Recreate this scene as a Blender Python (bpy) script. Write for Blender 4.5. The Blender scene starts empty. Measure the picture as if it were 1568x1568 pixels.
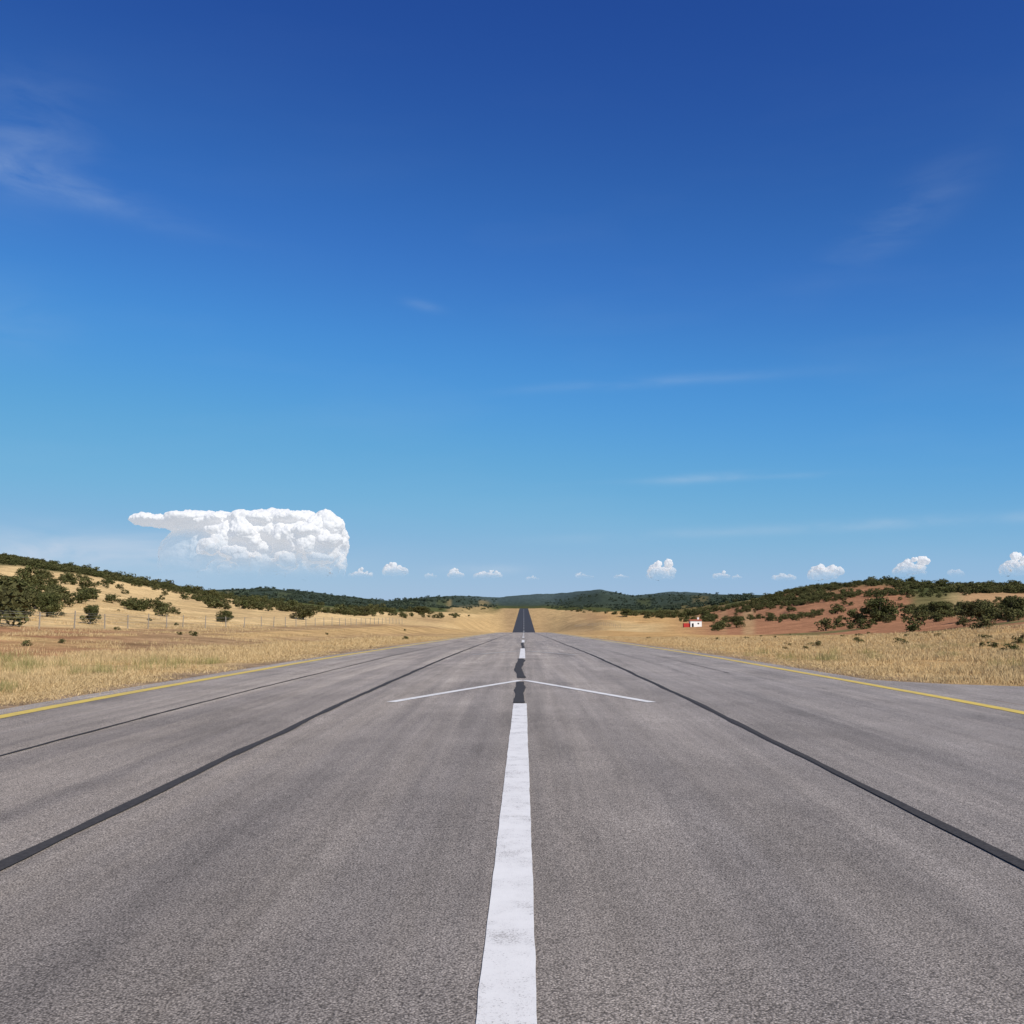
import bpy, bmesh, math, random
import numpy as np
from mathutils import Vector, Matrix
random.seed(4); rng=np.random.default_rng(7)
sc=bpy.context.scene
CH=1.65; F=1510.0; PITCH=math.atan(157/F); YAW=math.atan(18/F)
R=(Matrix.Rotation(YAW,3,'Z') @ Matrix.Rotation(math.pi/2+PITCH,3,'X'))
def ray(px,py):
    v=R@Vector(((px-784)/F,(784-py)/F,-1)); return v.x/v.y, v.z/v.y
def raydir(px,py): return (R@Vector(((px-784)/F,(784-py)/F,-1))).normalized()
# ---------------- camera
cd=bpy.data.cameras.new("camera"); cam=bpy.data.objects.new("camera",cd); sc.collection.objects.link(cam)
cam.location=(0,0,CH); cam.rotation_euler=R.to_euler(); cd.sensor_width=36; cd.lens=36*F/1568
cd.clip_start=0.1; cd.clip_end=90000; sc.camera=cam
# ---------------- noise
_perm=rng.random((256,256))
def vnoise(x,y):
    x=np.asarray(x,float); y=np.asarray(y,float)
    xi=np.floor(x).astype(int); yi=np.floor(y).astype(int); fx=x-xi; fy=y-yi
    fx=fx*fx*(3-2*fx); fy=fy*fy*(3-2*fy)
    a=_perm[xi%256,yi%256]; b=_perm[(xi+1)%256,yi%256]; c=_perm[xi%256,(yi+1)%256]; d=_perm[(xi+1)%256,(yi+1)%256]
    return (a*(1-fx)+b*fx)*(1-fy)+(c*(1-fx)+d*fx)*fy
def fbm(x,y,o=4):
    s=0;a=.5;t=0
    for i in range(o): s=s+a*vnoise(x*2**i+17*i,y*2**i+31*i); t+=a; a*=.5
    return s/t
def sst(a,b,x): 
    t=np.clip((x-a)/(b-a),0,1); return t*t*(3-2*t)
# ---------------- runway profile
pp=np.array([(-400,-1.65),(0,-1.65),(20,-1.69),(45,-1.92),(66,-2.2),(120,-2.95),(190,-3.95),(260,-4.95),(342,-6.15),(450,-8.7),(600,-12.6),(700,-14.6),(811,-14.5),(900,-12.7),(2164,12.9),(2350,14.5),(3500,45),(7000,60),(16000,60)],float)
_yy=np.arange(-400,16000,2.0); _zz=np.interp(_yy,pp[:,0],pp[:,1])
def gs(a,n):
    k=np.hanning(n+2)[1:-1]; k/=k.sum(); return np.convolve(np.pad(a,(n//2,n//2),mode='edge'),k,mode='valid')
_s1=gs(_zz,9); _s2=gs(_zz,61); _w=sst(300,600,_yy); _zz=_s1*(1-_w)+_s2*_w
def prof(Y): return np.interp(Y,_yy,_zz)+CH
# ---------------- terrain control table: px : [(D,py)] for 6 layers
T={
-250:[(36,1012),(65,950),(190,880),(400,815),(600,830),(2500,860)],
0:[(42,1010),(75,957),(250,887),(430,851),(600,870),(2500,890)],
150:[(48,1002),(85,962),(280,893),(450,877),(650,890),(2500,895)],
300:[(60,990),(110,962),(330,917),(480,906),(700,920),(2000,905)],
400:[(75,985),(130,960),(370,927),(530,919),(800,922),(1500,899)],
500:[(100,979),(170,957),(420,934),(620,930),(900,928),(1500,910)],
600:[(140,976),(230,955),(500,940),(700,936),(1100,932),(1800,921)],
700:[(220,973),(350,960),(700,942),(1000,936),(1800,930),(3000,912)],
760:[(342,968.5),(700,962),(1200,948),(2100,934),(2600,928),(3500,914)],
802:[(342,968.5),(811,968),(1400,956),(2164,932),(2600,926),(3500,910)],
850:[(342,968.5),(700,962),(1200,948),(2100,934),(2600,928),(3500,908)],
920:[(190,975),(350,964),(800,945),(1400,937),(1900,930),(3000,902)],
970:[(140,981),(300,967),(750,946),(1200,939),(1800,932),(3000,912)],
1030:[(105,986),(255,968),(650,950),(1000,939),(1700,930),(3400,905)],
1090:[(85,992),(225,970),(530,953),(780,932),(1500,925),(3400,909)],
1150:[(70,996),(200,971),(460,948),(680,920),(1100,918),(2500,912)],
1230:[(60,998),(175,972),(400,942),(620,902),(1000,910),(2500,911)],
1350:[(50,1003),(140,972),(350,932),(620,890),(1000,900),(2500,905)],
1568:[(42,1003),(85,958),(300,930),(600,899),(1000,905),(2500,905)],
1800:[(40,1005),(75,950),(260,915),(600,890),(1000,900),(2500,900)]}
pxs=sorted(T); K=6
TC=np.array([ray(p,941)[0] for p in pxs])
DD=np.array([[T[p][k][0] for k in range(K)] for p in pxs],float)
ZZ=np.array([[ray(p,T[p][k][1])[1]*T[p][k][0]+CH for k in range(K)] for p in pxs])
def layers(t,Y):
    D=[np.full_like(t,22.0)]+[np.interp(t,TC,DD[:,k]) for k in range(K)]
    Z=[np.full_like(t,float(prof(22.0)))]+[np.interp(t,TC,ZZ[:,k]) for k in range(K)]
    u=np.zeros_like(t); z=np.where(Y<22,prof(Y),0.0)
    for k in range(K):
        m=(Y>=D[k])&(Y<D[k+1]); fr=(Y-D[k])/(D[k+1]-D[k])
        u=np.where(m,k+fr,u); z=np.where(m,Z[k]+(Z[k+1]-Z[k])*fr,z)
    m=Y>=D[K]; u=np.where(m,K+(Y-D[K])/3000,u); z=np.where(m,Z[K]-(Y-D[K])*0.01,z)
    return u,z
def geo(a,b,r):
    n=int(math.log(b/a)/math.log(r)); return list(a*(b/a)**(np.arange(n+1)/n))
EDGE=9.25
xr=[0,3,6,8.6,9.0,EDGE,9.6]+geo(10,9000,1.021)
XS=np.array(sorted(set([-x for x in xr]+xr)))
ys=[-300,-150,-80,-40,-20,-10,-5,-2,0,1,2,3,4,5,6]+geo(7,500,1.0155)+geo(507,16000,1.0135)
YS=np.array(sorted(ys))
GX,GY=np.meshgrid(XS,YS)
Yp=np.maximum(GY,1.0); t=np.clip(GX/Yp,TC[0],TC[-1])
U,Zt=layers(t,GY)
Zt=np.where(GY<22,prof(GY),Zt)
k=np.hanning(11)[1:-1]; k/=k.sum()
pad=np.pad(Zt,((4,4),(0,0)),mode='edge'); Zt=sum(k[i]*pad[i:i+Zt.shape[0]] for i in range(9))
pad=np.pad(Zt,((0,0),(3,3)),mode='edge'); k2=np.hanning(9)[1:-1]; k2/=k2.sum(); Zt=sum(k2[i]*pad[:,i:i+Zt.shape[1]] for i in range(7))
aX=np.abs(GX)
amp=np.clip(GY*0.003,0.03,4)
Zt=Zt+(fbm(GX/40,GY/55,4)-.5)*amp*2*sst(15,60,aX)
Zr=prof(GY)
w=sst(EDGE+.6,EDGE+.6+14+np.clip(GY,0,3000)*0.02,aX)*sst(20,28,GY)
w=np.maximum(w,sst(2400,3000,GY))
Zg=Zr*(1-w)+Zt*w
rough=(fbm(GX*.9,GY*.9,3)-.4)*0.10*sst(EDGE+.1,EDGE+2.0,aX)
Zg=Zg+rough*(GX<0)+rough*(GX>0)*sst(26,29,GY)
def H(X,Y):
    X=np.asarray(X,float);Y=np.asarray(Y,float)
    i=np.clip(np.searchsorted(YS,Y)-1,0,len(YS)-2); j=np.clip(np.searchsorted(XS,X)-1,0,len(XS)-2)
    fy=(Y-YS[i])/(YS[i+1]-YS[i]); fx=(X-XS[j])/(XS[j+1]-XS[j])
    return (Zg[i,j]*(1-fx)+Zg[i,j+1]*fx)*(1-fy)+(Zg[i+1,j]*(1-fx)+Zg[i+1,j+1]*fx)*fy
def hit(px,py):
    tx,s=ray(px,py); Y=np.array(geo(10,8000,1.004)); zr=CH+s*Y; g=H(tx*Y,Y)
    m=np.nonzero(g>=zr)[0]; i=m[0] if len(m) else len(Y)-1
    return float(tx*Y[i]),float(Y[i]),float(g[i])
# land cover colours, with aerial haze painted into the far ground
PX=np.interp(t,TC,pxs)
n1=fbm(GX/np.maximum(6,Yp*.03),GY/np.maximum(9,Yp*.09),4); n2=fbm(GX/np.maximum(14,Yp*.06)+50,GY/np.maximum(30,Yp*.15)+9,4)
n3=fbm(GX/3+80,GY/3,3)
def C(*a): return np.array(a)
gold=C(.50,.335,.155); pale=C(.66,.46,.22); red=C(.33,.165,.085); brown=C(.32,.205,.11); green=C(.060,.066,.026); ol=C(.24,.19,.08); far=C(.046,.062,.046)
def mix(a,b,m): m=m[...,None]; return a*(1-m)+b*m
base=np.broadcast_to(gold,GX.shape+(3,)).copy()
base=mix(base,brown,sst(.45,.65,n2)*.55)
Un=U+(n1-.5)*.35
L=sst(790,740,PX); Rr=sst(860,960,PX); Rf=sst(1010,1120,PX)
lc=mix(base,ol,sst(.9,.2,Un)*sst(.5,.72,n1)*.4*sst(500,100,PX))
redL=sst(.72,1.0,Un)*sst(2.0,1.8,Un)*sst(480,80,PX)
lc=mix(lc,red,redL*.85)
lc=mix(lc,brown*1.05,sst(.75,1.0,Un)*sst(2.0,1.8,Un)*sst(50,300,PX)*.7*sst(760,600,PX))
lc=mix(lc,gold*C(1,.97,.93),sst(1.1,1.4,Un)*sst(1.9,1.7,Un)*sst(.42,.54,n1)*.9)
lc=mix(lc,pale,sst(1.85,2.1,Un)*sst(3.6,3.3,Un)*(1-.4*sst(.50,.62,n1)))
lc=mix(lc,green*1.5,sst(3.3,3.6,Un)*(.35+.65*sst(.40,.50,n2)))
rc=mix(base,gold*C(1.02,.90,.78),sst(.2,1.0,Un)*.7)
rc=mix(rc,brown*.8,sst(.47,.60,n1)*sst(1100,1300,PX)*.65*sst(1.8,.3,Un))
rc=mix(rc,pale*.9,sst(1.85,2.0,Un)*sst(2.6,2.3,Un)*sst(1040,980,PX))
redm=sst(1.75,2.0,Un)*Rf
rc=mix(rc,red*C(1.12,1.08,1.1),redm)
rc=mix(rc,green*2.0,sst(.56,.64,n2)*redm*.8)
rc=mix(rc,pale*.8,sst(.58,.66,1-n1)*redm*.5)
rc=mix(rc,green*1.5,sst(3.55,4.0,Un+ (n2-.5)*1.8)*Rf)
rc=mix(rc,red,sst(1.9,2.2,Un)*sst(3.8,3.2,Un)*sst(.42,.55,n2)*(1-Rf)*.7)
rc=mix(rc,green*1.3,sst(3.7,4.0,Un)*(1-Rf))
ctr=base.copy(); ctr=mix(ctr,green*1.2,sst(3.95,4.1,U))
col=ctr*(1-L-Rr)[...,None]+lc*L[...,None]+rc*Rr[...,None]
strip=sst(60,35,aX)*(GY<2250)*sst(330,420,GY)
col=mix(col,base,strip)
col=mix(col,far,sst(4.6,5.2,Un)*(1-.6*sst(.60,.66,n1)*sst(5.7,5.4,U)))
col=mix(col,C(.075,.105,.105),sst(2500,3200,GY)*.8)  # aerial haze painted as a bluish tint on the farthest hills
verge=sst(EDGE+2.4+ (n3-.5)*3,EDGE+.2,aX)*sst(110,60,GY)
col=mix(col,C(.26,.185,.125),verge*.85)
col=col*(0.8+.4*n3[...,None])
def grid_mesh(name,V,nx,ny,colattr=None):
    me=bpy.data.meshes.new(name); n=nx*ny
    me.vertices.add(n); me.vertices.foreach_set("co",V.astype(np.float32).ravel())
    jj,ii=np.meshgrid(np.arange(nx-1),np.arange(ny-1)); a=(ii*nx+jj).ravel()
    q=np.stack([a,a+1,a+nx+1,a+nx],1).astype(np.int32)
    me.loops.add(q.size); me.loops.foreach_set("vertex_index",q.ravel())
    me.polygons.add(len(q)); me.polygons.foreach_set("loop_start",np.arange(0,q.size,4,dtype=np.int32)); me.polygons.foreach_set("loop_total",np.full(len(q),4,np.int32))
    me.update(calc_edges=True); me.validate()
    me.polygons.foreach_set("use_smooth",np.ones(len(q),bool))
    if colattr is not None:
        at=me.attributes.new("cover",'FLOAT_COLOR','POINT'); c=np.ones((n,4),np.float32); c[:,:3]=colattr.reshape(-1,3); at.data.foreach_set("color",c.ravel())
    ob=bpy.data.objects.new(name,me); sc.collection.objects.link(ob); return ob
ground=grid_mesh("ground",np.stack([GX,GY,Zg],-1),len(XS),len(YS),col)
# ---------------- node helpers
class M:
    def __init__(s,name):
        s.m=bpy.data.materials.new(name); s.m.use_nodes=True; s.nt=s.m.node_tree; s.nt.nodes.clear()
        s.out=s.nt.nodes.new('ShaderNodeOutputMaterial')
    def n(s,typ,inp={},**kw):
        nd=s.nt.nodes.new(typ)
        for k,v in kw.items(): setattr(nd,k,v)
        for k,v in inp.items():
            if isinstance(v,bpy.types.NodeSocket): s.nt.links.new(v,nd.inputs[k])
            else: nd.inputs[k].default_value=v
        return nd
    def noise(s,vec,scale,detail=4,rough=.6): return s.n('ShaderNodeTexNoise',{'Vector':vec,'Scale':scale,'Detail':detail,'Roughness':rough}).outputs['Fac']
    def mr(s,v,a,b,c,d): return s.n('ShaderNodeMapRange',{'Value':v,'From Min':a,'From Max':b,'To Min':c,'To Max':d}).outputs[0]
    def math(s,op,a,b=0.0,c=0.0,clamp=False):
        nd=s.n('ShaderNodeMath',{0:a,1:b,2:c},operation=op); nd.use_clamp=clamp; return nd.outputs[0]
    def mix(s,f,a,b,bt='MIX'):
        nd=s.nt.nodes.new('ShaderNodeMix'); nd.data_type='RGBA'; nd.blend_type=bt
        for i,v in ((0,f),(6,a),(7,b)):
            if isinstance(v,bpy.types.NodeSocket): s.nt.links.new(v,nd.inputs[i])
            else: nd.inputs[i].default_value=(tuple(v)+(1,) if (i>0 and len(v)==3) else v)
        return nd.outputs[2]
    def mapping(s,vec,scale): return s.n('ShaderNodeMapping',{'Vector':vec,'Scale':scale}).outputs[0]
    def bsdf(s,col,rough=.9,bump=None,bs=.3,bd=.02,spec=.3):
        i={'Base Color':col if isinstance(col,bpy.types.NodeSocket) else tuple(col)+(1,),'Roughness':rough,'Specular IOR Level':spec}
        b=s.n('ShaderNodeBsdfPrincipled',i)
        if bump is not None:
            bp=s.n('ShaderNodeBump',{'Height':bump,'Strength':bs,'Distance':bd}); s.nt.links.new(bp.outputs[0],b.inputs['Normal'])
        return b
    def end(s,b): s.nt.links.new(b.outputs[0],s.out.inputs[0]); return s.m
def vmul(m,c,f):
    nd=m.n('ShaderNodeVectorMath',{0:c,'Scale':f},operation='SCALE'); return nd.outputs[0]
m=M("ground_material"); pos=m.n('ShaderNodeNewGeometry').outputs['Position']
cv=m.n('ShaderNodeAttribute',attribute_name="cover").outputs['Color']
a=m.noise(pos,.7,6,.75); b=m.noise(pos,9,3,.7); d=m.noise(m.mapping(pos,(.06,.12,.06)),1,5,.7)
f=m.math('MULTIPLY',m.mr(a,.3,.7,.65,1.35),m.mr(b,.3,.7,.75,1.25)); f=m.math('MULTIPLY',f,m.mr(d,.3,.7,.72,1.28))
ccol=vmul(m,cv,f)
bp=m.n('ShaderNodeBump',{'Height':a,'Strength':.8,'Distance':.3})
ground.data.materials.append(m.end(m.n('ShaderNodeBsdfDiffuse',{'Color':ccol,'Normal':bp.outputs[0]})))
# ---------------- runway
def sheet(name,xs,ysv,off,xfun=None):
    xs=np.array(xs,float); ysv=np.array(ysv,float); X,Y=np.meshgrid(xs,ysv)
    if xfun: X=xfun(X,Y)
    return grid_mesh(name,np.stack([X,Y,prof(Y)+off],-1),len(xs),len(ysv))
yr=YS[(YS<=2300)]
runway=sheet("runway",[-EDGE,-6,-3,0,3,6,EDGE],yr,0.02)
m=M("asphalt"); pos=m.n('ShaderNodeNewGeometry').outputs['Position']; sx=m.n('ShaderNodeSeparateXYZ',{0:pos}); X_,Y_=sx.outputs[0],sx.outputs[1]
g1=m.noise(pos,110,1,.6); g2=m.n('ShaderNodeTexVoronoi',{'Vector':pos,'Scale':75}).outputs['Distance']; g3=m.noise(pos,14,4,.75)
streak=m.noise(m.mapping(pos,(1.1,.03,1)),1,4,.6); blot=m.noise(pos,.35,4,.65); fine=m.noise(m.mapping(pos,(4.5,.09,1)),1,3,.6); stain=m.noise(m.mapping(pos,(.5,.11,1)),1,5,.72)
col0=m.mix(m.mr(streak,.38,.62,0,1),(.372,.314,.258),(.268,.230,.198))
col0=m.mix(m.mr(X_,-5,5,0,.65),col0,(.272,.243,.222))
ff=m.math('MULTIPLY',m.mr(blot,.3,.7,.85,1.15),m.mr(fine,.3,.7,.86,1.14)); ff=m.math('MULTIPLY',ff,m.mr(stain,.50,.72,1.02,.72)); ff=m.math('MULTIPLY',ff,m.mr(stain,.26,.45,1.16,1.0)); ff=m.math('MULTIPLY',ff,m.mr(g3,.3,.7,.84,1.16))
mid_=m.math('MULTIPLY',m.mr(m.math('ABSOLUTE',X_),0.1,.9,.90,1.0),1.0); ff=m.math('MULTIPLY',ff,mid_)
ff=m.math('MULTIPLY',ff,m.mr(g1,.32,.68,.45,1.55)); ff=m.math('MULTIPLY',ff,m.mr(g2,.1,.8,1.5,.5))
ff=m.math('MULTIPLY',ff,m.mr(Y_,3,28,.78,1.14))  # grazing-angle brightening painted into the albedo: darker close by, lighter further along
col1=vmul(m,col0,ff)
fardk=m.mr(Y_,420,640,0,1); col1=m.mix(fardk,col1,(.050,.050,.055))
hh=m.math('ADD',m.math('MULTIPLY',g1,.8),m.math('MULTIPLY',g2,-.8))
asph=m.end(m.bsdf(col1,.9,hh,.5,.006,.15)); runway.data.materials.append(asph)
def child(o,p=runway): o.parent=p
bm=bmesh.new()
edge=[(EDGE-.002,27.0),(9.8,25.9),(10.6,24.9),(12,24.0),(14,23.4),(20,22.8),(40,22.4),(70,22.2)]
top=[bm.verts.new((x,y,float(prof(y))+.018)) for x,y in edge]
bot=[bm.verts.new((x,-60,float(prof(-60))+.018)) for x,y in edge]
mid=[bm.verts.new((x,10,float(prof(10))+.018)) for x,y in edge]
for i in range(len(edge)-1):
    bm.faces.new((mid[i],mid[i+1],top[i+1],top[i])); bm.faces.new((bot[i],bot[i+1],mid[i+1],mid[i]))
me=bpy.data.meshes.new("turning_pad"); bm.to_mesh(me); bm.free(); pad=bpy.data.objects.new("turning_pad",me); sc.collection.objects.link(pad); me.materials.append(asph); child(pad)
def paint(name,c,wear=.5,cr=1.0):
    m=M(name); pos=m.n('ShaderNodeNewGeometry').outputs['Position']
    n1=m.noise(pos,75,4,.75); n2=m.noise(pos,3,5,.7); v=m.n('ShaderNodeTexVoronoi',{'Vector':m.n('ShaderNodeVectorMath',{0:pos,1:m.n('ShaderNodeTexNoise',{'Vector':pos,'Scale':9.0}).outputs['Color']},operation='ADD').outputs[0],'Scale':5.5},feature='DISTANCE_TO_EDGE').outputs[0]
    wr=m.math('ADD',m.math('MULTIPLY',n1,.6),m.math('MULTIPLY',n2,.4))
    msk=m.mr(wr,wear+.04,wear+.1,0,.8)
    crack=m.math('MULTIPLY',m.mr(v,0.0,.02,.5*cr,0),m.mr(n2,.45,.58,0,1))
    msk=m.math('MAXIMUM',msk,crack)
    cc=m.mix(m.mr(n2,.3,.7,0,1),c,tuple(x*.88 for x in c))
    return m.end(m.bsdf(m.mix(msk,cc,(.26,.23,.21)),.75,n1,.5,.004,.25))
white=paint("worn_white_paint",(.77,.74,.70),.51); yellow=paint("worn_yellow_paint",(.68,.49,.10),.51); faint=paint("faded_white_paint",(.58,.56,.53),.47)
m=M("bitumen_sealant"); pos=m.n('ShaderNodeNewGeometry').outputs['Position']; n=m.noise(pos,30,4,.7)
tar=m.end(m.bsdf(m.mix(m.mr(n,.3,.7,0,1),(.036,.033,.032),(.075,.068,.064)),.85,n,.4,.004,.12))
def wig(a,f,ph=0): return lambda Y: a*(fbm(Y*f+ph,Y*0+ph,3)-.5)*2
def line(name,x,w,y0,y1,mat,off=.026,wx=None,ww=None):
    n=max(6,int(min(1200,(math.log(max(y1+20,1)/max(y0+20,1)))*240))) 
    s=np.linspace(0,1,n); sy=(y0+14)*((y1+14)/(y0+14))**s-14 if y0>-13 else np.linspace(y0,y1,n)
    def xf(X,Y):
        c=x+(wx(Y) if wx else 0); e=ww(Y)+ (ww(Y+333.3)) *X*.5 if ww else 0; return c+X*w/2*(1+e)
    o=sheet(name,[-1,1],sy,off,xf); o.data.materials.append(mat); child(o); return o
CX=-.072
line("center_line",CX,.25,-11,18.9,white,.026,wig(.004,1.2),wig(.03,4))
for i,(a0,a1) in enumerate([(43,63),(90,110),(137,157),(184,204),(231,251),(278,298),(325,345)]): line("center_line_dash",CX,.27,a0,a1,white)
yv=820
while yv<2150: line("center_line_dash",0,.5,yv,yv+30,faint,.05); yv+=75
line("edge_line_yellow",-8.55,.30,1,341,yellow,.026,wig(.02,.3),wig(.06,3)); line("edge_line_yellow",8.5,.26,1,341,yellow,.026,wig(.02,.3,5),wig(.06,3,3))
line("sealed_joint",-3.42,.12,-10,345,tar,.030,wig(.035,.35,1),wig(.3,.9,2)); line("sealed_joint",3.27,.105,-10,345,tar,.030,wig(.035,.35,7),wig(.3,.9,8))
line("sealed_joint",-6.15,.05,-10,330,tar,.030,wig(.03,.6,11),wig(.5,1.6,2)); line("sealed_joint",6.2,.025,30,200,tar,.030,wig(.03,.7,15),wig(.8,2.1,12))
line("sealed_joint",-6.9,.018,30,120,tar,.030,wig(.05,.5,21),wig(.8,2.1,4)); line("sealed_joint",4.9,.015,28,70,tar,.030,wig(.05,.5,25),wig(.8,2.1,4))
line("bitumen_patch",-.12,.22,19.0,25.6,tar,.030,wig(.07,.4,3),wig(.3,.7,2)); line("bitumen_patch",-.14,.26,27.4,42.6,tar,.030,wig(.11,.22,9),wig(.3,.5,5)); line("bitumen_patch",-.1,.2,64,89,tar,.030,wig(.1,.2,4),wig(.3,.4,5))
def diag(name,p0,p1,w,mat,off=.028):
    n=24; d=Vector((p1[0]-p0[0],p1[1]-p0[1])).normalized(); nx,ny=-d.y,d.x
    a=np.linspace(0,1,n)
    L_=np.array([[p0[0]+(p1[0]-p0[0])*s+q*nx*w/2, p0[1]+(p1[1]-p0[1])*s+q*ny*w/2] for s in a for q in (-1,1)])
    V=np.stack([L_[:,0],L_[:,1],prof(L_[:,1])+off],-1); o=grid_mesh(name,V,2,n); o.data.materials.append(mat); child(o)
diag("chevron_line",(-2.55,19.2),(-.08,26.3),.2,white); diag("chevron_line",(2.45,19.2),(.02,26.3),.2,white)
diag("chevron_line",(-2.5,48),(-.25,56),.16,faint,.032); diag("chevron_line",(2.5,48),(.15,56),.16,faint,.032)
# ---------------- vegetation prototypes
def leafmat(name,a,b,c):
    m=M(name); at=m.n('ShaderNodeAttribute',attribute_name="tint").outputs['Fac']; oi=m.n('ShaderNodeObjectInfo').outputs['Random']
    fc=m.mix(at,a,b); fc=m.mix(m.mr(oi,0,1,0,.5),fc,c); return m.end(m.n('ShaderNodeBsdfDiffuse',{'Color':fc}))
leafm=leafmat("oak_foliage",(.038,.046,.018),(.13,.13,.050),(.10,.085,.040)); leaff=leafmat("far_oak_foliage_hazed",(.045,.063,.042),(.085,.105,.070),(.060,.076,.056))  # far leaves have distance haze mixed into their green
m=M("oak_bark"); pos=m.n('ShaderNodeTexCoord').outputs['Object']; n=m.noise(m.mapping(pos,(6,6,1.5)),3,5,.7); barkm=m.end(m.bsdf(m.mix(n,(.07,.055,.04),(.16,.13,.10)),.95,n,.6,.03))
def tree_mesh(name,seed,nblob,nleaf,lsz,low=False,tall=1.0,mat=None):
    r=random.Random(seed); V=[];Fs=[];tint=[];mi=[]
    def tube(p0,p1,r0,r1,sg=6):
        d=(p1-p0).normalized(); a=d.orthogonal().normalized(); b=d.cross(a); s=len(V)
        for p,rr in((p0,r0),(p1,r1)):
            for i in range(sg):
                an=i*2*math.pi/sg; V.append(p+a*rr*math.cos(an)+b*rr*math.sin(an)); tint.append(0)
        for i in range(sg): Fs.append((s+i,s+(i+1)%sg,s+sg+(i+1)%sg,s+sg+i)); mi.append(1)
    fork=Vector((r.uniform(-.03,.03),r.uniform(-.03,.03),.22)); tube(Vector((0,0,-.05)),fork,.05,.038,8)
    blobs=[]
    for i in range(nblob):
        an=r.uniform(0,2*math.pi); rad=.40*math.sqrt(r.random()); z=r.uniform(.22,.80*tall)
        if z>.6: rad*=.75
        br=r.uniform(.12,.21); blobs.append((Vector((math.cos(an)*rad*1.05,math.sin(an)*rad*1.05,z)),br))
        if i%3==0 and not low: tube(fork,blobs[-1][0],.024,.007,5)
    for c,br in blobs:
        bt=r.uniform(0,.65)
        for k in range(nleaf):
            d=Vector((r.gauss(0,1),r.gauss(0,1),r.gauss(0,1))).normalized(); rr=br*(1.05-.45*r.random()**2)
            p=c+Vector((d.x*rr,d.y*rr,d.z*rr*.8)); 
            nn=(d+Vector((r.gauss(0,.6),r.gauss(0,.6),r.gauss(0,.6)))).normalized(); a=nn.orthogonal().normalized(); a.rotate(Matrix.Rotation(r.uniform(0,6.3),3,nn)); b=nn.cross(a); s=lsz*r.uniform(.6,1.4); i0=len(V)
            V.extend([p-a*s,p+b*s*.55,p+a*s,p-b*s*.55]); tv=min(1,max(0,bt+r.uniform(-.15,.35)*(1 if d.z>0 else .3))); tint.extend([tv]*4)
            Fs.append((i0,i0+1,i0+2,i0+3)); mi.append(0)
    me=bpy.data.meshes.new(name); me.from_pydata([tuple(v) for v in V],[],Fs); me.materials.append(mat or leafm); me.materials.append(barkm)
    me.polygons.foreach_set("material_index",mi); a=me.attributes.new("tint",'FLOAT','POINT'); a.data.foreach_set("value",tint); me.update(); return me
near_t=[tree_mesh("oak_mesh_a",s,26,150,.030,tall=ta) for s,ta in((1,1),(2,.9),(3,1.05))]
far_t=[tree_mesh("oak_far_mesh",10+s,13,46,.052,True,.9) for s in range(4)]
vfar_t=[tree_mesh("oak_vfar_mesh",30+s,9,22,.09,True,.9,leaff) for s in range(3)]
def coll(name,meshes):
    c=bpy.data.collections.new(name)
    for i,me in enumerate(meshes): c.objects.link(bpy.data.objects.new(f"{name}_part_{i}",me))
    return c
def scatter(name,coll_,P,rotz,scl,idx):
    me=bpy.data.meshes.new(name); n=len(P); me.vertices.add(n); me.vertices.foreach_set("co",np.asarray(P,np.float32).ravel())
    r=np.zeros((n,3),np.float32); r[:,2]=rotz
    a=me.attributes.new("rot",'FLOAT_VECTOR','POINT'); a.data.foreach_set("vector",r.ravel())
    a=me.attributes.new("scl",'FLOAT_VECTOR','POINT'); a.data.foreach_set("vector",np.asarray(scl,np.float32).ravel())
    a=me.attributes.new("idx",'INT','POINT'); a.data.foreach_set("value",np.asarray(idx,np.int32))
    ob=bpy.data.objects.new(name,me); sc.collection.objects.link(ob)
    g=bpy.data.node_groups.new(name+"_nodes",'GeometryNodeTree'); g.interface.new_socket("Geometry",in_out='INPUT',socket_type='NodeSocketGeometry'); g.interface.new_socket("Geometry",in_out='OUTPUT',socket_type='NodeSocketGeometry')
    gi=g.nodes.new('NodeGroupInput'); go=g.nodes.new('NodeGroupOutput'); ip=g.nodes.new('GeometryNodeInstanceOnPoints'); ci=g.nodes.new('GeometryNodeCollectionInfo')
    ci.inputs['Collection'].default_value=coll_; ci.inputs['Separate Children'].default_value=True; ci.inputs['Reset Children'].default_value=True
    def na(nm,ty):
        x=g.nodes.new('GeometryNodeInputNamedAttribute'); x.data_type=ty; x.inputs['Name'].default_value=nm; return x.outputs['Attribute']
    l=g.links.new; l(gi.outputs[0],ip.inputs['Points']); l(ci.outputs[0],ip.inputs['Instance']); ip.inputs['Pick Instance'].default_value=True
    l(na('idx','INT'),ip.inputs['Instance Index']); l(na('rot','FLOAT_VECTOR'),ip.inputs['Rotation']); l(na('scl','FLOAT_VECTOR'),ip.inputs['Scale']); l(ip.outputs[0],go.inputs[0])
    md=ob.modifiers.new("scatter",'NODES'); md.node_group=g; return ob
farc=coll("oak_foliage_parts",far_t); vfarc=coll("far_oak_foliage_parts",vfar_t)
def uY(px,u):
    tt=np.interp(px,pxs,TC); D=np.stack([np.full_like(tt,22.0)]+[np.interp(tt,TC,DD[:,k]) for k in range(K)],-1)
    i=np.clip(u.astype(int),0,K-1); fr=u-i; idx=np.arange(len(tt)); return tt,D[idx,i]*(1-fr)+D[idx,i+1]*fr
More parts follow.
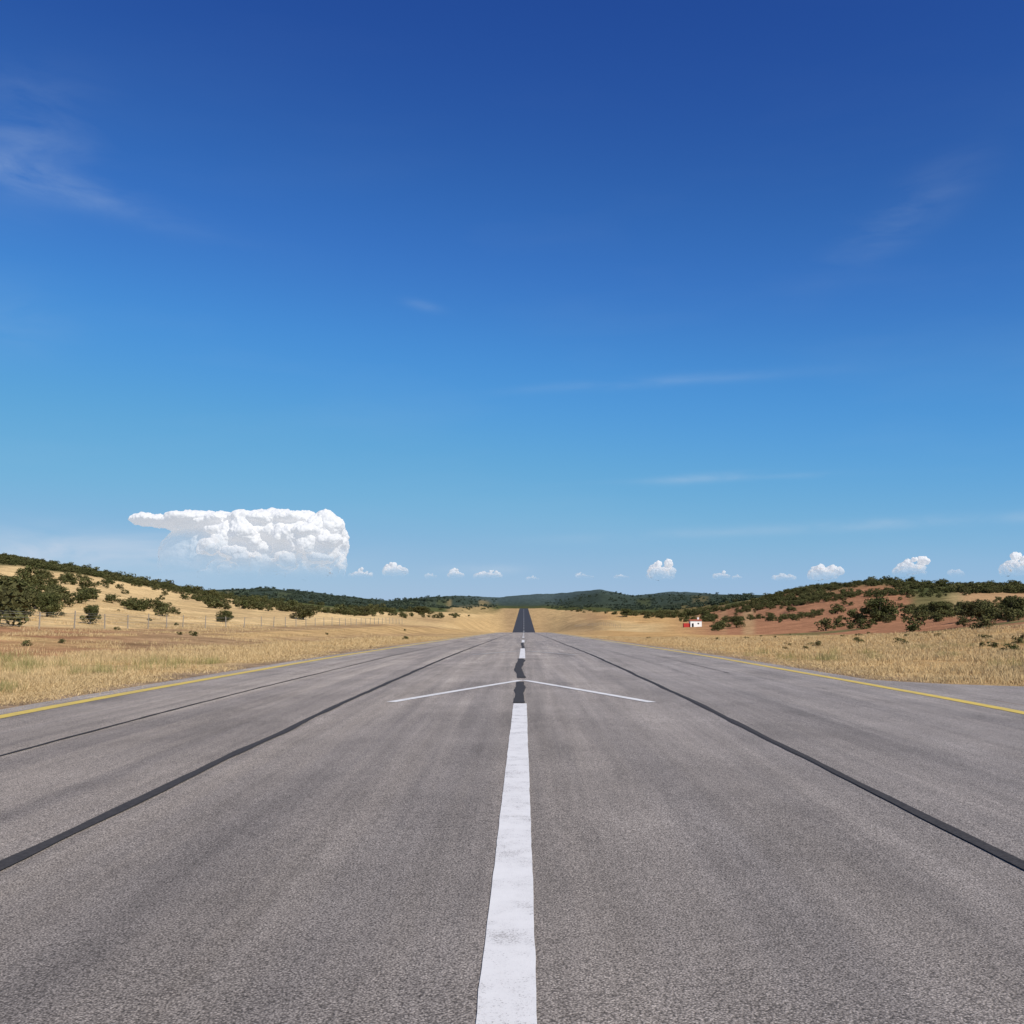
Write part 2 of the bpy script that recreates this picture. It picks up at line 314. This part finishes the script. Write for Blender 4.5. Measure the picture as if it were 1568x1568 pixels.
def region(n,pa,pb,ua,ub,s0,s1,keep=None,clear=20):
    px=rng.uniform(pa,pb,n); u=rng.uniform(ua,ub,n); tt,Y=uY(px,u); X=tt*Y
    ok=(np.abs(X)>clear)
    if keep is not None: ok&=keep(px,u,X,Y)
    X,Y=X[ok],Y[ok]; s=rng.uniform(s0,s1,len(X))*(1+.5*(rng.random(len(X))<.08)); return X,Y,s
def emit(name,regs,c,nv):
    X=np.concatenate([r[0] for r in regs]);Y=np.concatenate([r[1] for r in regs]);S=np.concatenate([r[2] for r in regs])
    P=np.stack([X,Y,H(X,Y)-.12*S],-1); sc3=np.stack([S*rng.uniform(1.0,1.5,len(S)),S*rng.uniform(1.0,1.5,len(S)),S],-1)
    scatter(name,c,P,rng.uniform(0,6.28,len(S)),sc3,rng.integers(0,nv,len(S)))
cl=lambda fx,fy,th: (lambda px,u,X,Y: fbm(X/fx+3,Y/fy+7,3)+rng.uniform(-.06,.06,len(X))>th)
regs=[]
regs.append(region(1100,-220,340,3.5,4.05,1.5,3.2,cl(25,30,.36)))
regs.append(region(300,-220,340,2.7,3.6,1.5,3.4,cl(12,16,.54)))
regs.append(region(260,300,640,3.3,4.1,1.7,3.2,cl(35,40,.45)))
regs.append(region(340,-200,330,2.15,3.2,1.0,2.5,cl(14,20,.59)))
regs.append(region(130,-150,90,1.95,2.5,1.2,2.8,cl(14,18,.5)))
regs.append(region(200,300,720,2.4,3.0,1.4,3.2,cl(25,40,.52)))
regs.append(region(330,560,775,3.0,4.2,2.5,4.5,cl(60,90,.50),70))
regs.append(region(360,850,1100,2.6,4.0,3,5.5,cl(60,90,.53),75))
regs.append(region(2200,1080,1800,3.3,4.1,1.8,3.8,lambda px,u,X,Y: fbm(X/30+3,Y/45+7,3)+(u-3.3)*.22+rng.uniform(-.05,.05,len(X))>.53))
regs.append(region(1000,1090,1800,2.0,3.4,1.4,3.4,lambda px,u,X,Y: fbm(X/16+3,Y/20+7,3)+rng.uniform(-.05,.05,len(X))>.60))
regs.append(region(200,1380,1800,1.95,2.6,1.2,2.8,cl(12,20,.53)))
emit("distant_oak_trees",regs,farc,4)
regs=[region(1300,340,640,4.3,6.0,3,4.5,cl(60,90,.38)),region(1700,600,1150,4.3,6.0,4,6.5,lambda px,u,X,Y:(fbm(X/110+3,Y/160+7,3)>.42)&(Y<2500+rng.uniform(0,700,len(Y))),60)]
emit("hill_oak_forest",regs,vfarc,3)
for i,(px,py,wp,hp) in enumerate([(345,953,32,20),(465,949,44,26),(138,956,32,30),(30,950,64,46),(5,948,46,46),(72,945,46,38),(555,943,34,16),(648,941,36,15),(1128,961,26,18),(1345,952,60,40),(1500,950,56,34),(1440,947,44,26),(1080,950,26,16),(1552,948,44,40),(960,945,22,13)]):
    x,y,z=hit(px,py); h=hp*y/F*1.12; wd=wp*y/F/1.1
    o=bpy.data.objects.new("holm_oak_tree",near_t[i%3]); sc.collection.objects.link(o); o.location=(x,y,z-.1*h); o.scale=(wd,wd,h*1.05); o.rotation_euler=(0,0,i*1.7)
# grass
m=M("dry_grass_blades"); at=m.n('ShaderNodeAttribute',attribute_name="tint").outputs['Fac']; oi=m.n('ShaderNodeObjectInfo').outputs['Random']
fc=m.mix(at,(.44,.305,.15),(.70,.53,.29)); fc=m.mix(m.mr(oi,.45,1,0,.55),fc,(.35,.24,.125)); drym=m.end(m.n('ShaderNodeBsdfDiffuse',{'Color':fc}))
m=M("green_grass_blades"); at=m.n('ShaderNodeAttribute',attribute_name="tint").outputs['Fac']
fc=m.mix(at,(.16,.16,.055),(.45,.37,.17)); greenm=m.end(m.n('ShaderNodeBsdfDiffuse',{'Color':fc}))
def grass_mesh(name,seed,n,h,w,mat):
    r=random.Random(seed);V=[];Fs=[];tint=[]
    for i in range(n):
        x=r.gauss(0,.35);y=r.gauss(0,.35); hh=h*r.uniform(.4,1.1); an=r.uniform(0,6.28); lx=r.gauss(0,.28)*hh; ly=r.gauss(0,.28)*hh; dx=math.cos(an)*w;dy=math.sin(an)*w; s=len(V)
        V+= [(x-dx,y-dy,-.03),(x+dx,y+dy,-.03),(x+lx*.4+dx*.7,y+ly*.4+dy*.7,hh*.55),(x+lx*.4-dx*.7,y+ly*.4-dy*.7,hh*.55),(x+lx,y+ly,hh)]
        t_=r.random(); tint+=[t_*.5,t_*.5,t_*.8,t_*.8,t_]; Fs+=[(s,s+1,s+2,s+3),(s+3,s+2,s+4)]
    me=bpy.data.meshes.new(name); me.from_pydata(V,[],Fs); me.materials.append(mat); a=me.attributes.new("tint",'FLOAT','POINT'); a.data.foreach_set("value",tint); return me
gc=coll("dry_grass_parts",[grass_mesh("dg",s,100,.27,.0065,drym) for s in range(3)]); gg=coll("green_grass_parts",[grass_mesh("gg",s+9,60,.40,.007,greenm) for s in range(2)])
def near_pts(n,pa,pb,ya,yb,emin):
    px=rng.uniform(pa,pb,n); tt=np.interp(px,pxs,TC); Y=ya*(yb/ya)**rng.random(n); X=tt*Y; ok=np.abs(X)>EDGE+emin+rng.exponential(.35,n)
    ok&=~((X>0)&(Y<26.8-np.clip((X-9.2)*.9,0,3.4)+.5)); return X[ok],Y[ok]
X,Y=near_pts(13000,-60,1640,14,150,.3)
uu,_=layers(np.clip(X/Y,TC[0],TC[-1]),Y)
k=fbm(X*.25,Y*.25,3)+rng.uniform(-.12,.12,len(X))>.44
k&=~((X<0)&(uu>.95+.3*(fbm(X*.1,Y*.1,2)-.5))&(rng.random(len(X))<.85)); k&=~((X>0)&(uu>2.0)); X,Y=X[k],Y[k]
ed=sst(EDGE,EDGE+5,np.abs(X)); s=(.55+Y*.018)
sc3=np.stack([s,s,(.22+.52*ed)*rng.uniform(.5,1.3,len(X))*(1+Y*.002)],-1)
scatter("dry_grass",gc,np.stack([X,Y,H(X,Y)],-1),rng.uniform(0,6.28,len(X)),sc3,rng.integers(0,3,len(X)))
X,Y=near_pts(1000,-150,420,20,42,2.0); k=fbm(X*.22+5,Y*.4,3)+rng.uniform(-.1,.1,len(X))>.61; X,Y=X[k],Y[k]
X2,Y2=near_pts(500,1120,1700,28,60,.8); k=fbm(X2*.22+5,Y2*.4,3)>.61; X=np.append(X,X2[k]);Y=np.append(Y,Y2[k])
s=rng.uniform(.3,.75,len(X)); scatter("green_grass",gg,np.stack([X,Y,H(X,Y)],-1),rng.uniform(0,6.28,len(X)),np.stack([s,s,rng.uniform(.5,1.3,len(X))],-1),rng.integers(0,2,len(X)))
pts=[hit(px,py) for px,py in [(1240,990),(1250,992),(1318,986),(1378,986),(1385,988),(1505,990),(1520,992),(1545,1000),(1560,985),(1165,975),(1188,978),(270,958),(180,965),(95,985),(620,966),(1290,976),(1440,975),(1210,972),(1330,972)]]
xa,ya=near_pts(260,-100,1700,45,130,3); kk=(fbm(xa*.12,ya*.12,2)>.57)&((xa>0)|(rng.random(len(xa))<.4)); P=[p for p in pts]+[(a_,b_,float(H(a_,b_))) for a_,b_ in zip(xa[kk],ya[kk])]
P=np.array(P); s=rng.uniform(.3,.7,len(P)); P[:,2]-=.2*s; scatter("scrub_bushes",farc,P,rng.uniform(0,6.28,len(P)),np.stack([s*1.3,s*1.3,s],-1),rng.integers(0,4,len(P)))
# ---------------- wire fence
m=M("weathered_post"); pos=m.n('ShaderNodeTexCoord').outputs['Object']; n=m.noise(pos,6,4,.6); postm=m.end(m.bsdf(m.mix(n,(.18,.15,.12),(.36,.31,.25)),.9)); m=M("galvanised_wire"); wirem=m.end(m.bsdf((.3,.3,.29),.5))
def fence(pxl,hgt=1.35,sp=5.0,rad=.06):
    pts=[Vector(hit(a,b)) for a,b in pxl]; root=bpy.data.objects.new("wire_fence",None); sc.collection.objects.link(root)
    fp=[]
    for a,b in zip(pts,pts[1:]):
        n=max(1,int((b-a).length/sp))
        for i in range(n):
            q=a.lerp(b,i/n); fp.append(Vector((q.x,q.y,float(H(q.x,q.y)))))
    bm=bmesh.new()
    for q in fp:
        hh=hgt*random.uniform(.9,1.1); g=bmesh.ops.create_cone(bm,cap_ends=True,segments=7,radius1=rad,radius2=rad*.8,depth=hh+.3); tl=Matrix.Rotation(random.uniform(-.06,.06),4,'X')@Matrix.Rotation(random.uniform(-.06,.06),4,'Y')
        bmesh.ops.transform(bm,matrix=Matrix.Translation(q+Vector((0,0,hh/2-.15)))@tl,verts=g['verts'])
    me=bpy.data.meshes.new("posts"); bm.to_mesh(me); bm.free(); me.materials.append(postm); o=bpy.data.objects.new("posts",me); sc.collection.objects.link(o); o.parent=root
    cu=bpy.data.curves.new("wires",'CURVE'); cu.dimensions='3D'; cu.bevel_depth=.006
    for hz in (.25,.55,.85,1.1,1.25):
        sp_=cu.splines.new('POLY'); sp_.points.add(len(fp)-1)
        for i,q in enumerate(fp): sp_.points[i].co=(q.x,q.y,q.z+hz,1)
    cu.materials.append(wirem); o=bpy.data.objects.new("wires",cu); sc.collection.objects.link(o); o.parent=root
fence([(-60,962),(60,964),(160,963),(280,962),(400,961),(520,958),(620,956)])
fence([(880,960),(950,962),(1010,961)],1.5,8)
# ---------------- farm building
def box(bm,x0,x1,y0,y1,z0,z1,mi=0):
    v=[bm.verts.new((x,y,z)) for z in(z0,z1) for x,y in((x0,y0),(x1,y0),(x1,y1),(x0,y1))]
    for f in((0,1,2,3),(4,5,6,7),(0,1,5,4),(1,2,6,5),(2,3,7,6),(3,0,4,7)): bm.faces.new([v[i] for i in f]).material_index=mi
m=M("whitewashed_wall"); pos=m.n('ShaderNodeTexCoord').outputs['Object']; n=m.noise(pos,1.5,5,.6); wallm=m.end(m.bsdf(m.mix(n,(.74,.74,.72),(.84,.83,.81)),.9))
m=M("clay_tiles"); pos=m.n('ShaderNodeTexCoord').outputs['Object']; n=m.noise(pos,4,4,.6); wv=m.n('ShaderNodeTexWave',{'Vector':pos,'Scale':2.0}).outputs['Fac']; tilem=m.end(m.bsdf(m.mix(n,(.28,.07,.04),(.42,.13,.07)),.85,wv,.6,.05)); m=M("dark_opening"); openm=m.end(m.bsdf((.02,.02,.022),.4)); m=M("red_paint"); redm=m.end(m.bsdf((.42,.03,.025),.6))
hx,hy,hz=hit(1066,960); root=bpy.data.objects.new("farm_house",None); sc.collection.objects.link(root); u=hy/F; W=17*u; Dp=W*.8; hh=9*u; root.location=(hx,hy,hz)
def part(nm,bm,mats,loc=(0,0,0)):
    bmesh.ops.recalc_face_normals(bm,faces=bm.faces); me=bpy.data.meshes.new(nm); bm.to_mesh(me); bm.free(); [me.materials.append(q) for q in mats]; o=bpy.data.objects.new(nm,me); sc.collection.objects.link(o); o.parent=root; o.location=loc; return o
bm=bmesh.new(); box(bm,-W/2,W/2,0,Dp,-1,hh); part("walls",bm,[wallm])
bm=bmesh.new(); e=.2; rh=hh*.26
A=[bm.verts.new(c) for c in((-W/2-e,-e,hh+.003),(W/2+e,-e,hh+.003),(W/2+e,Dp+e,hh+.003),(-W/2-e,Dp+e,hh+.003),(-W/2-e,Dp/2,hh+rh),(W/2+e,Dp/2,hh+rh))]
for f in((0,1,5,4),(2,3,4,5),(0,4,3),(1,2,5),(0,3,2,1)): bm.faces.new([A[i] for i in f])
part("roof",bm,[tilem])
bm=bmesh.new(); box(bm,-W*.3-.35,-W*.3+.35,-.04,.03,0,hh*.6); part("door",bm,[openm])
bm=bmesh.new(); box(bm,W*.2-.3,W*.2+.3,-.03,.03,hh*.45,hh*.68); part("window",bm,[openm])
bm=bmesh.new(); box(bm,-W/2-2.4,-W/2-.003,.5,Dp-.5,-1,hh*.6); part("shed",bm,[redm])
bm=bmesh.new(); box(bm,W*.2,W*.2+.6,Dp*.6,Dp*.6+.6,hh*.9,hh+rh+.7); part("chimney",bm,[wallm])
# ---------------- clouds
def cloud_mat(name,z0,z1,big=False,op=1.0):
    m=M(name); oc=m.n('ShaderNodeTexCoord').outputs['Object']; s=m.n('ShaderNodeSeparateXYZ',{0:oc}); x,z=s.outputs[0],s.outputs[2]
    nz=m.noise(oc,.04 if big else .1,4,.55); zz=m.math('ADD',z,m.math('MULTIPLY',m.math('SUBTRACT',nz,.5),16.0 if big else 12.0))
    a=m.n('ShaderNodeMapRange',{'Value':zz,'From Min':z0,'From Max':z1,'To Min':0.0,'To Max':op},interpolation_type='SMOOTHSTEP').outputs[0]
    if big:
        body=m.n('ShaderNodeMapRange',{'Value':m.math('ADD',x,m.math('MULTIPLY',m.math('SUBTRACT',nz,.5),70.0)),'From Min':-130.0,'From Max':-30.0,'To Min':.22,'To Max':1.0},interpolation_type='SMOOTHSTEP').outputs[0]
        anv=m.n('ShaderNodeMapRange',{'Value':m.math('ADD',zz,m.mr(x,-190,60,-14,12)),'From Min':8.0,'From Max':48.0,'To Min':0.0,'To Max':.92},interpolation_type='SMOOTHSTEP').outputs[0]
        a=m.math('MULTIPLY',a,m.math('MAXIMUM',body,anv))
    df=m.n('ShaderNodeBsdfDiffuse',{'Color':(.44,.43,.42,1)}); tl=m.n('ShaderNodeBsdfTranslucent',{'Color':(.50,.51,.53,1)}); mx=m.n('ShaderNodeMixShader',{0:.25,1:df.outputs[0],2:tl.outputs[0]})
    em=m.n('ShaderNodeEmission',{'Color':(.86,.89,.95,1),'Strength':.46}); ad=m.n('ShaderNodeAddShader',{0:mx.outputs[0],1:em.outputs[0]})  # added glow in place of light scattered inside the cloud; softens the shading
    tp=m.n('ShaderNodeBsdfTransparent'); fin=m.n('ShaderNodeMixShader',{0:a,1:tp.outputs[0],2:ad.outputs[0]}); return m.end(fin)
tex=[]
for nm,sz,dp in(("c1",28,3),("c2",10,3),("c3",3.5,2)):
    tx=bpy.data.textures.new(nm,'CLOUDS'); tx.noise_scale=sz; tx.noise_depth=dp; tex.append(tx)
def cloud(name,cx,cy,sph,mat,D=20000,vox=1.3,disp=(7,3)):
    d=raydir(cx,cy); d=d/d.y; bm=bmesh.new()
    for (x,z,yd,rx,rz) in sph:
        g=bmesh.ops.create_icosphere(bm,subdivisions=3,radius=1); bmesh.ops.transform(bm,matrix=Matrix.Translation((x,yd,z))@Matrix.Diagonal((rx,min(rx,45),rz,1)),verts=g['verts'])
    me=bpy.data.meshes.new(name); bm.to_mesh(me); bm.free(); me.materials.append(mat); o=bpy.data.objects.new(name,me); sc.collection.objects.link(o)
    o.location=Vector((0,0,CH))+d*D; k=D/F; o.scale=(k,k,k)
    md=o.modifiers.new("r",'REMESH'); md.mode='VOXEL'; md.voxel_size=vox; md.use_smooth_shade=True
    for tx,st in zip(tex,disp):
        md=o.modifiers.new("d",'DISPLACE'); md.texture=tx; md.strength=st; md.mid_level=.5; md.texture_coords='LOCAL'
    return o
sph=[]; r=random.Random(5)
sph+=[(-30,53,5,152,13),(-5,50,5,128,17),(20,44,5,100,25),(-100,52,0,94,12),(-150,53,0,48,9),(25,-8,10,84,72),(60,10,5,64,56),(92,20,0,42,42),(-60,-5,10,80,58),(-20,-30,10,120,44),(-100,0,20,66,52)]
for i in range(20): x=-165+r.random()*285; sph.append((x,55+r.uniform(-3,1),r.uniform(-40,0),r.uniform(16,30),6+3*min(1,(x+200)/160)))
for i in range(90): x=r.uniform(-70,118); sph.append((x,r.uniform(-40,44),r.uniform(-58,-25),r.uniform(8,22),r.uniform(7,18)))
for i in range(20): sph.append((121+r.uniform(-7,5),r.uniform(-30,50),r.uniform(-25,15),r.uniform(7,13),r.uniform(7,13)))
cloud("cumulonimbus_cloud",400,850,sph,cloud_mat("thunderhead_vapour",-38,40,True),vox=1.2,disp=(13,7,2.2))
for i,(cx,cy,w_,h_,op) in enumerate([(1012,868,48,36,.95),(1262,870,54,36,.95),(1395,864,54,32,.95),(1558,862,52,38,.85),(607,868,40,26,.9),(553,876,40,15,.6),(698,875,28,18,.75),(748,877,48,16,.6),(1105,878,28,15,.65),(1202,881,38,16,.5),(952,881,24,8,.35),(815,884,22,8,.3),(1465,875,24,16,.3),(1130,882,18,8,.35),(660,880,22,10,.3),(895,880,30,10,.25)]):
    r=random.Random(150+i); sp_=[(0,-h_*.28,0,w_*.36,h_*.25)]; sk=r.uniform(-.5,.5)
    for k in range(24):
        q=r.uniform(-1,1); top=(1-min(1,abs(q-sk)/(1+abs(sk)))**1.3)*h_*.62*r.uniform(.8,1.05); z=r.uniform(-h_*.5,max(-h_*.45,top-h_*.3)); rr=h_*r.uniform(.11,.24); sp_.append((q*(w_/2-rr),z,r.uniform(-w_/4,w_/4),rr,rr*.9))
    cloud("cumulus_cloud",cx,cy,sp_,cloud_mat("cumulus_vapour",-h_*.6,h_*.45,False,op*.92),D=22000,vox=.7,disp=(h_*.2,h_*.24,h_*.08))
# ---------------- world
w=bpy.data.worlds.new("World"); sc.world=w; w.use_nodes=True; nt=w.node_tree; nt.nodes.clear()
try:
    w.cycles.sampling_method='MANUAL'; w.cycles.sample_map_resolution=256
except Exception as ex: print(ex)
class Wd(M):
    def __init__(s): s.nt=nt
q=Wd(); SE=math.radians(40); sd=Vector((.62,-.78,0)).normalized(); 
sunv=Vector((sd.x*math.cos(SE),sd.y*math.cos(SE),math.sin(SE)))
sky=q.n('ShaderNodeTexSky'); sky.sky_type='NISHITA'; sky.sun_disc=False; sky.sun_elevation=SE; sky.sun_rotation=math.atan2(sd.x,sd.y); sky.altitude=900; sky.air_density=1.0; sky.dust_density=.6; sky.ozone_density=2.5
sc1=q.n('ShaderNodeVectorMath',{0:sky.outputs[0],'Scale':.1},operation='SCALE').outputs[0]
cv=q.n('ShaderNodeRGBCurve',{'Color':sc1})
def setc(i,pts):
    c=cv.mapping.curves[i]; c.points[0].location=(0,0); c.points[1].location=pts[-1]
    for p in pts[:-1]: c.points.new(*p)
cv.mapping.clip_max_x=2; cv.mapping.clip_max_y=2; cv.mapping.use_clip=False
setc(0,[(.053,.008),(.17,.060),(.35,.16),(.60,.27),(1.5,.6)]); setc(1,[(.127,.060),(.22,.16),(.35,.31),(.55,.43),(.80,.49),(1.5,.9)]); setc(2,[(.305,.36),(.45,.58),(.56,.68),(.70,.69),(1.5,.8)])
cv.mapping.update()
hs=q.n('ShaderNodeVectorMath',{0:cv.outputs[0],'Scale':10.0},operation='SCALE')
dirv=q.n('ShaderNodeTexCoord').outputs['Generated']; sp_=q.n('ShaderNodeSeparateXYZ',{0:dirv})
tot=None
for (px,py,ax,ay,op,rot) in [(40,215,90,75,.10,.5),(10,262,230,22,.13,-.12),(1380,330,110,34,.08,.5),(648,468,30,8,.06,-.2),(1080,731,70,8,.22,.05),(1000,585,220,9,.08,.03),(1180,730,200,5,.10,0),(20,490,80,60,.04,0),(1350,802,420,9,.2,.02),(60,850,300,34,.7,.0),(740,872,60,8,.3,0)]:
    d0=raydir(px,py); rt=d0.cross(Vector((0,0,1))).normalized(); up=rt.cross(d0)
    a1=rt*math.cos(rot)+up*math.sin(rot); a2=-rt*math.sin(rot)+up*math.cos(rot)
    def dot(v): return q.n('ShaderNodeVectorMath',{0:dirv,1:tuple(v)},operation='DOT_PRODUCT').outputs['Value']
    u_=q.math('MULTIPLY',dot(a1),F/ax); v_=q.math('MULTIPLY',dot(a2),F/ay); rr=q.math('ADD',q.math('MULTIPLY',u_,u_),q.math('MULTIPLY',v_,v_))
    e_=q.math('MULTIPLY',q.math('EXPONENT',q.math('MULTIPLY',rr,-1.3)),op); e_=q.math('MULTIPLY',e_,q.mr(dot(d0),0,.2,0,1)); tot=e_ if tot is None else q.math('ADD',tot,e_)
dn=q.n('ShaderNodeTexNoise',{'Vector':q.mapping(dirv,(9,9,30)),'Scale':1.0,'Detail':6,'Roughness':.55,'Distortion':.5}).outputs['Fac']
fac=q.math('MULTIPLY',tot,q.mr(dn,.38,.66,.15,1.7),clamp=True)
big=q.noise(q.mapping(dirv,(3,3,14)),1,4,.55); fac=q.math('ADD',fac,q.math('MULTIPLY',q.mr(big,.5,.8,0,.07),q.mr(sp_.outputs[2],.02,.5,1,.1)),clamp=True)
hz_=q.math('POWER',q.mr(sp_.outputs[2],0.0,.13,1.0,0.0),2.0); fac=q.math('ADD',fac,q.math('MULTIPLY',hz_,.35),clamp=True)
cmix=q.mix(fac,hs.outputs[0],(4.9,6.1,7.6))
bg=q.n('ShaderNodeBackground',{'Color':cmix,'Strength':.1}); ow=q.n('ShaderNodeOutputWorld',{'Surface':bg.outputs[0]})
# ---------------- sun
ld=bpy.data.lights.new("sun",'SUN'); ld.energy=5.0; ld.angle=math.radians(.53); ld.color=(1,.94,.84); lo=bpy.data.objects.new("sun",ld); sc.collection.objects.link(lo); lo.rotation_euler=sunv.to_track_quat('Z','Y').to_euler()
sc.view_settings.view_transform='Standard'; sc.view_settings.look='None'; sc.view_settings.exposure=0
print("house",hx,hy,hz)
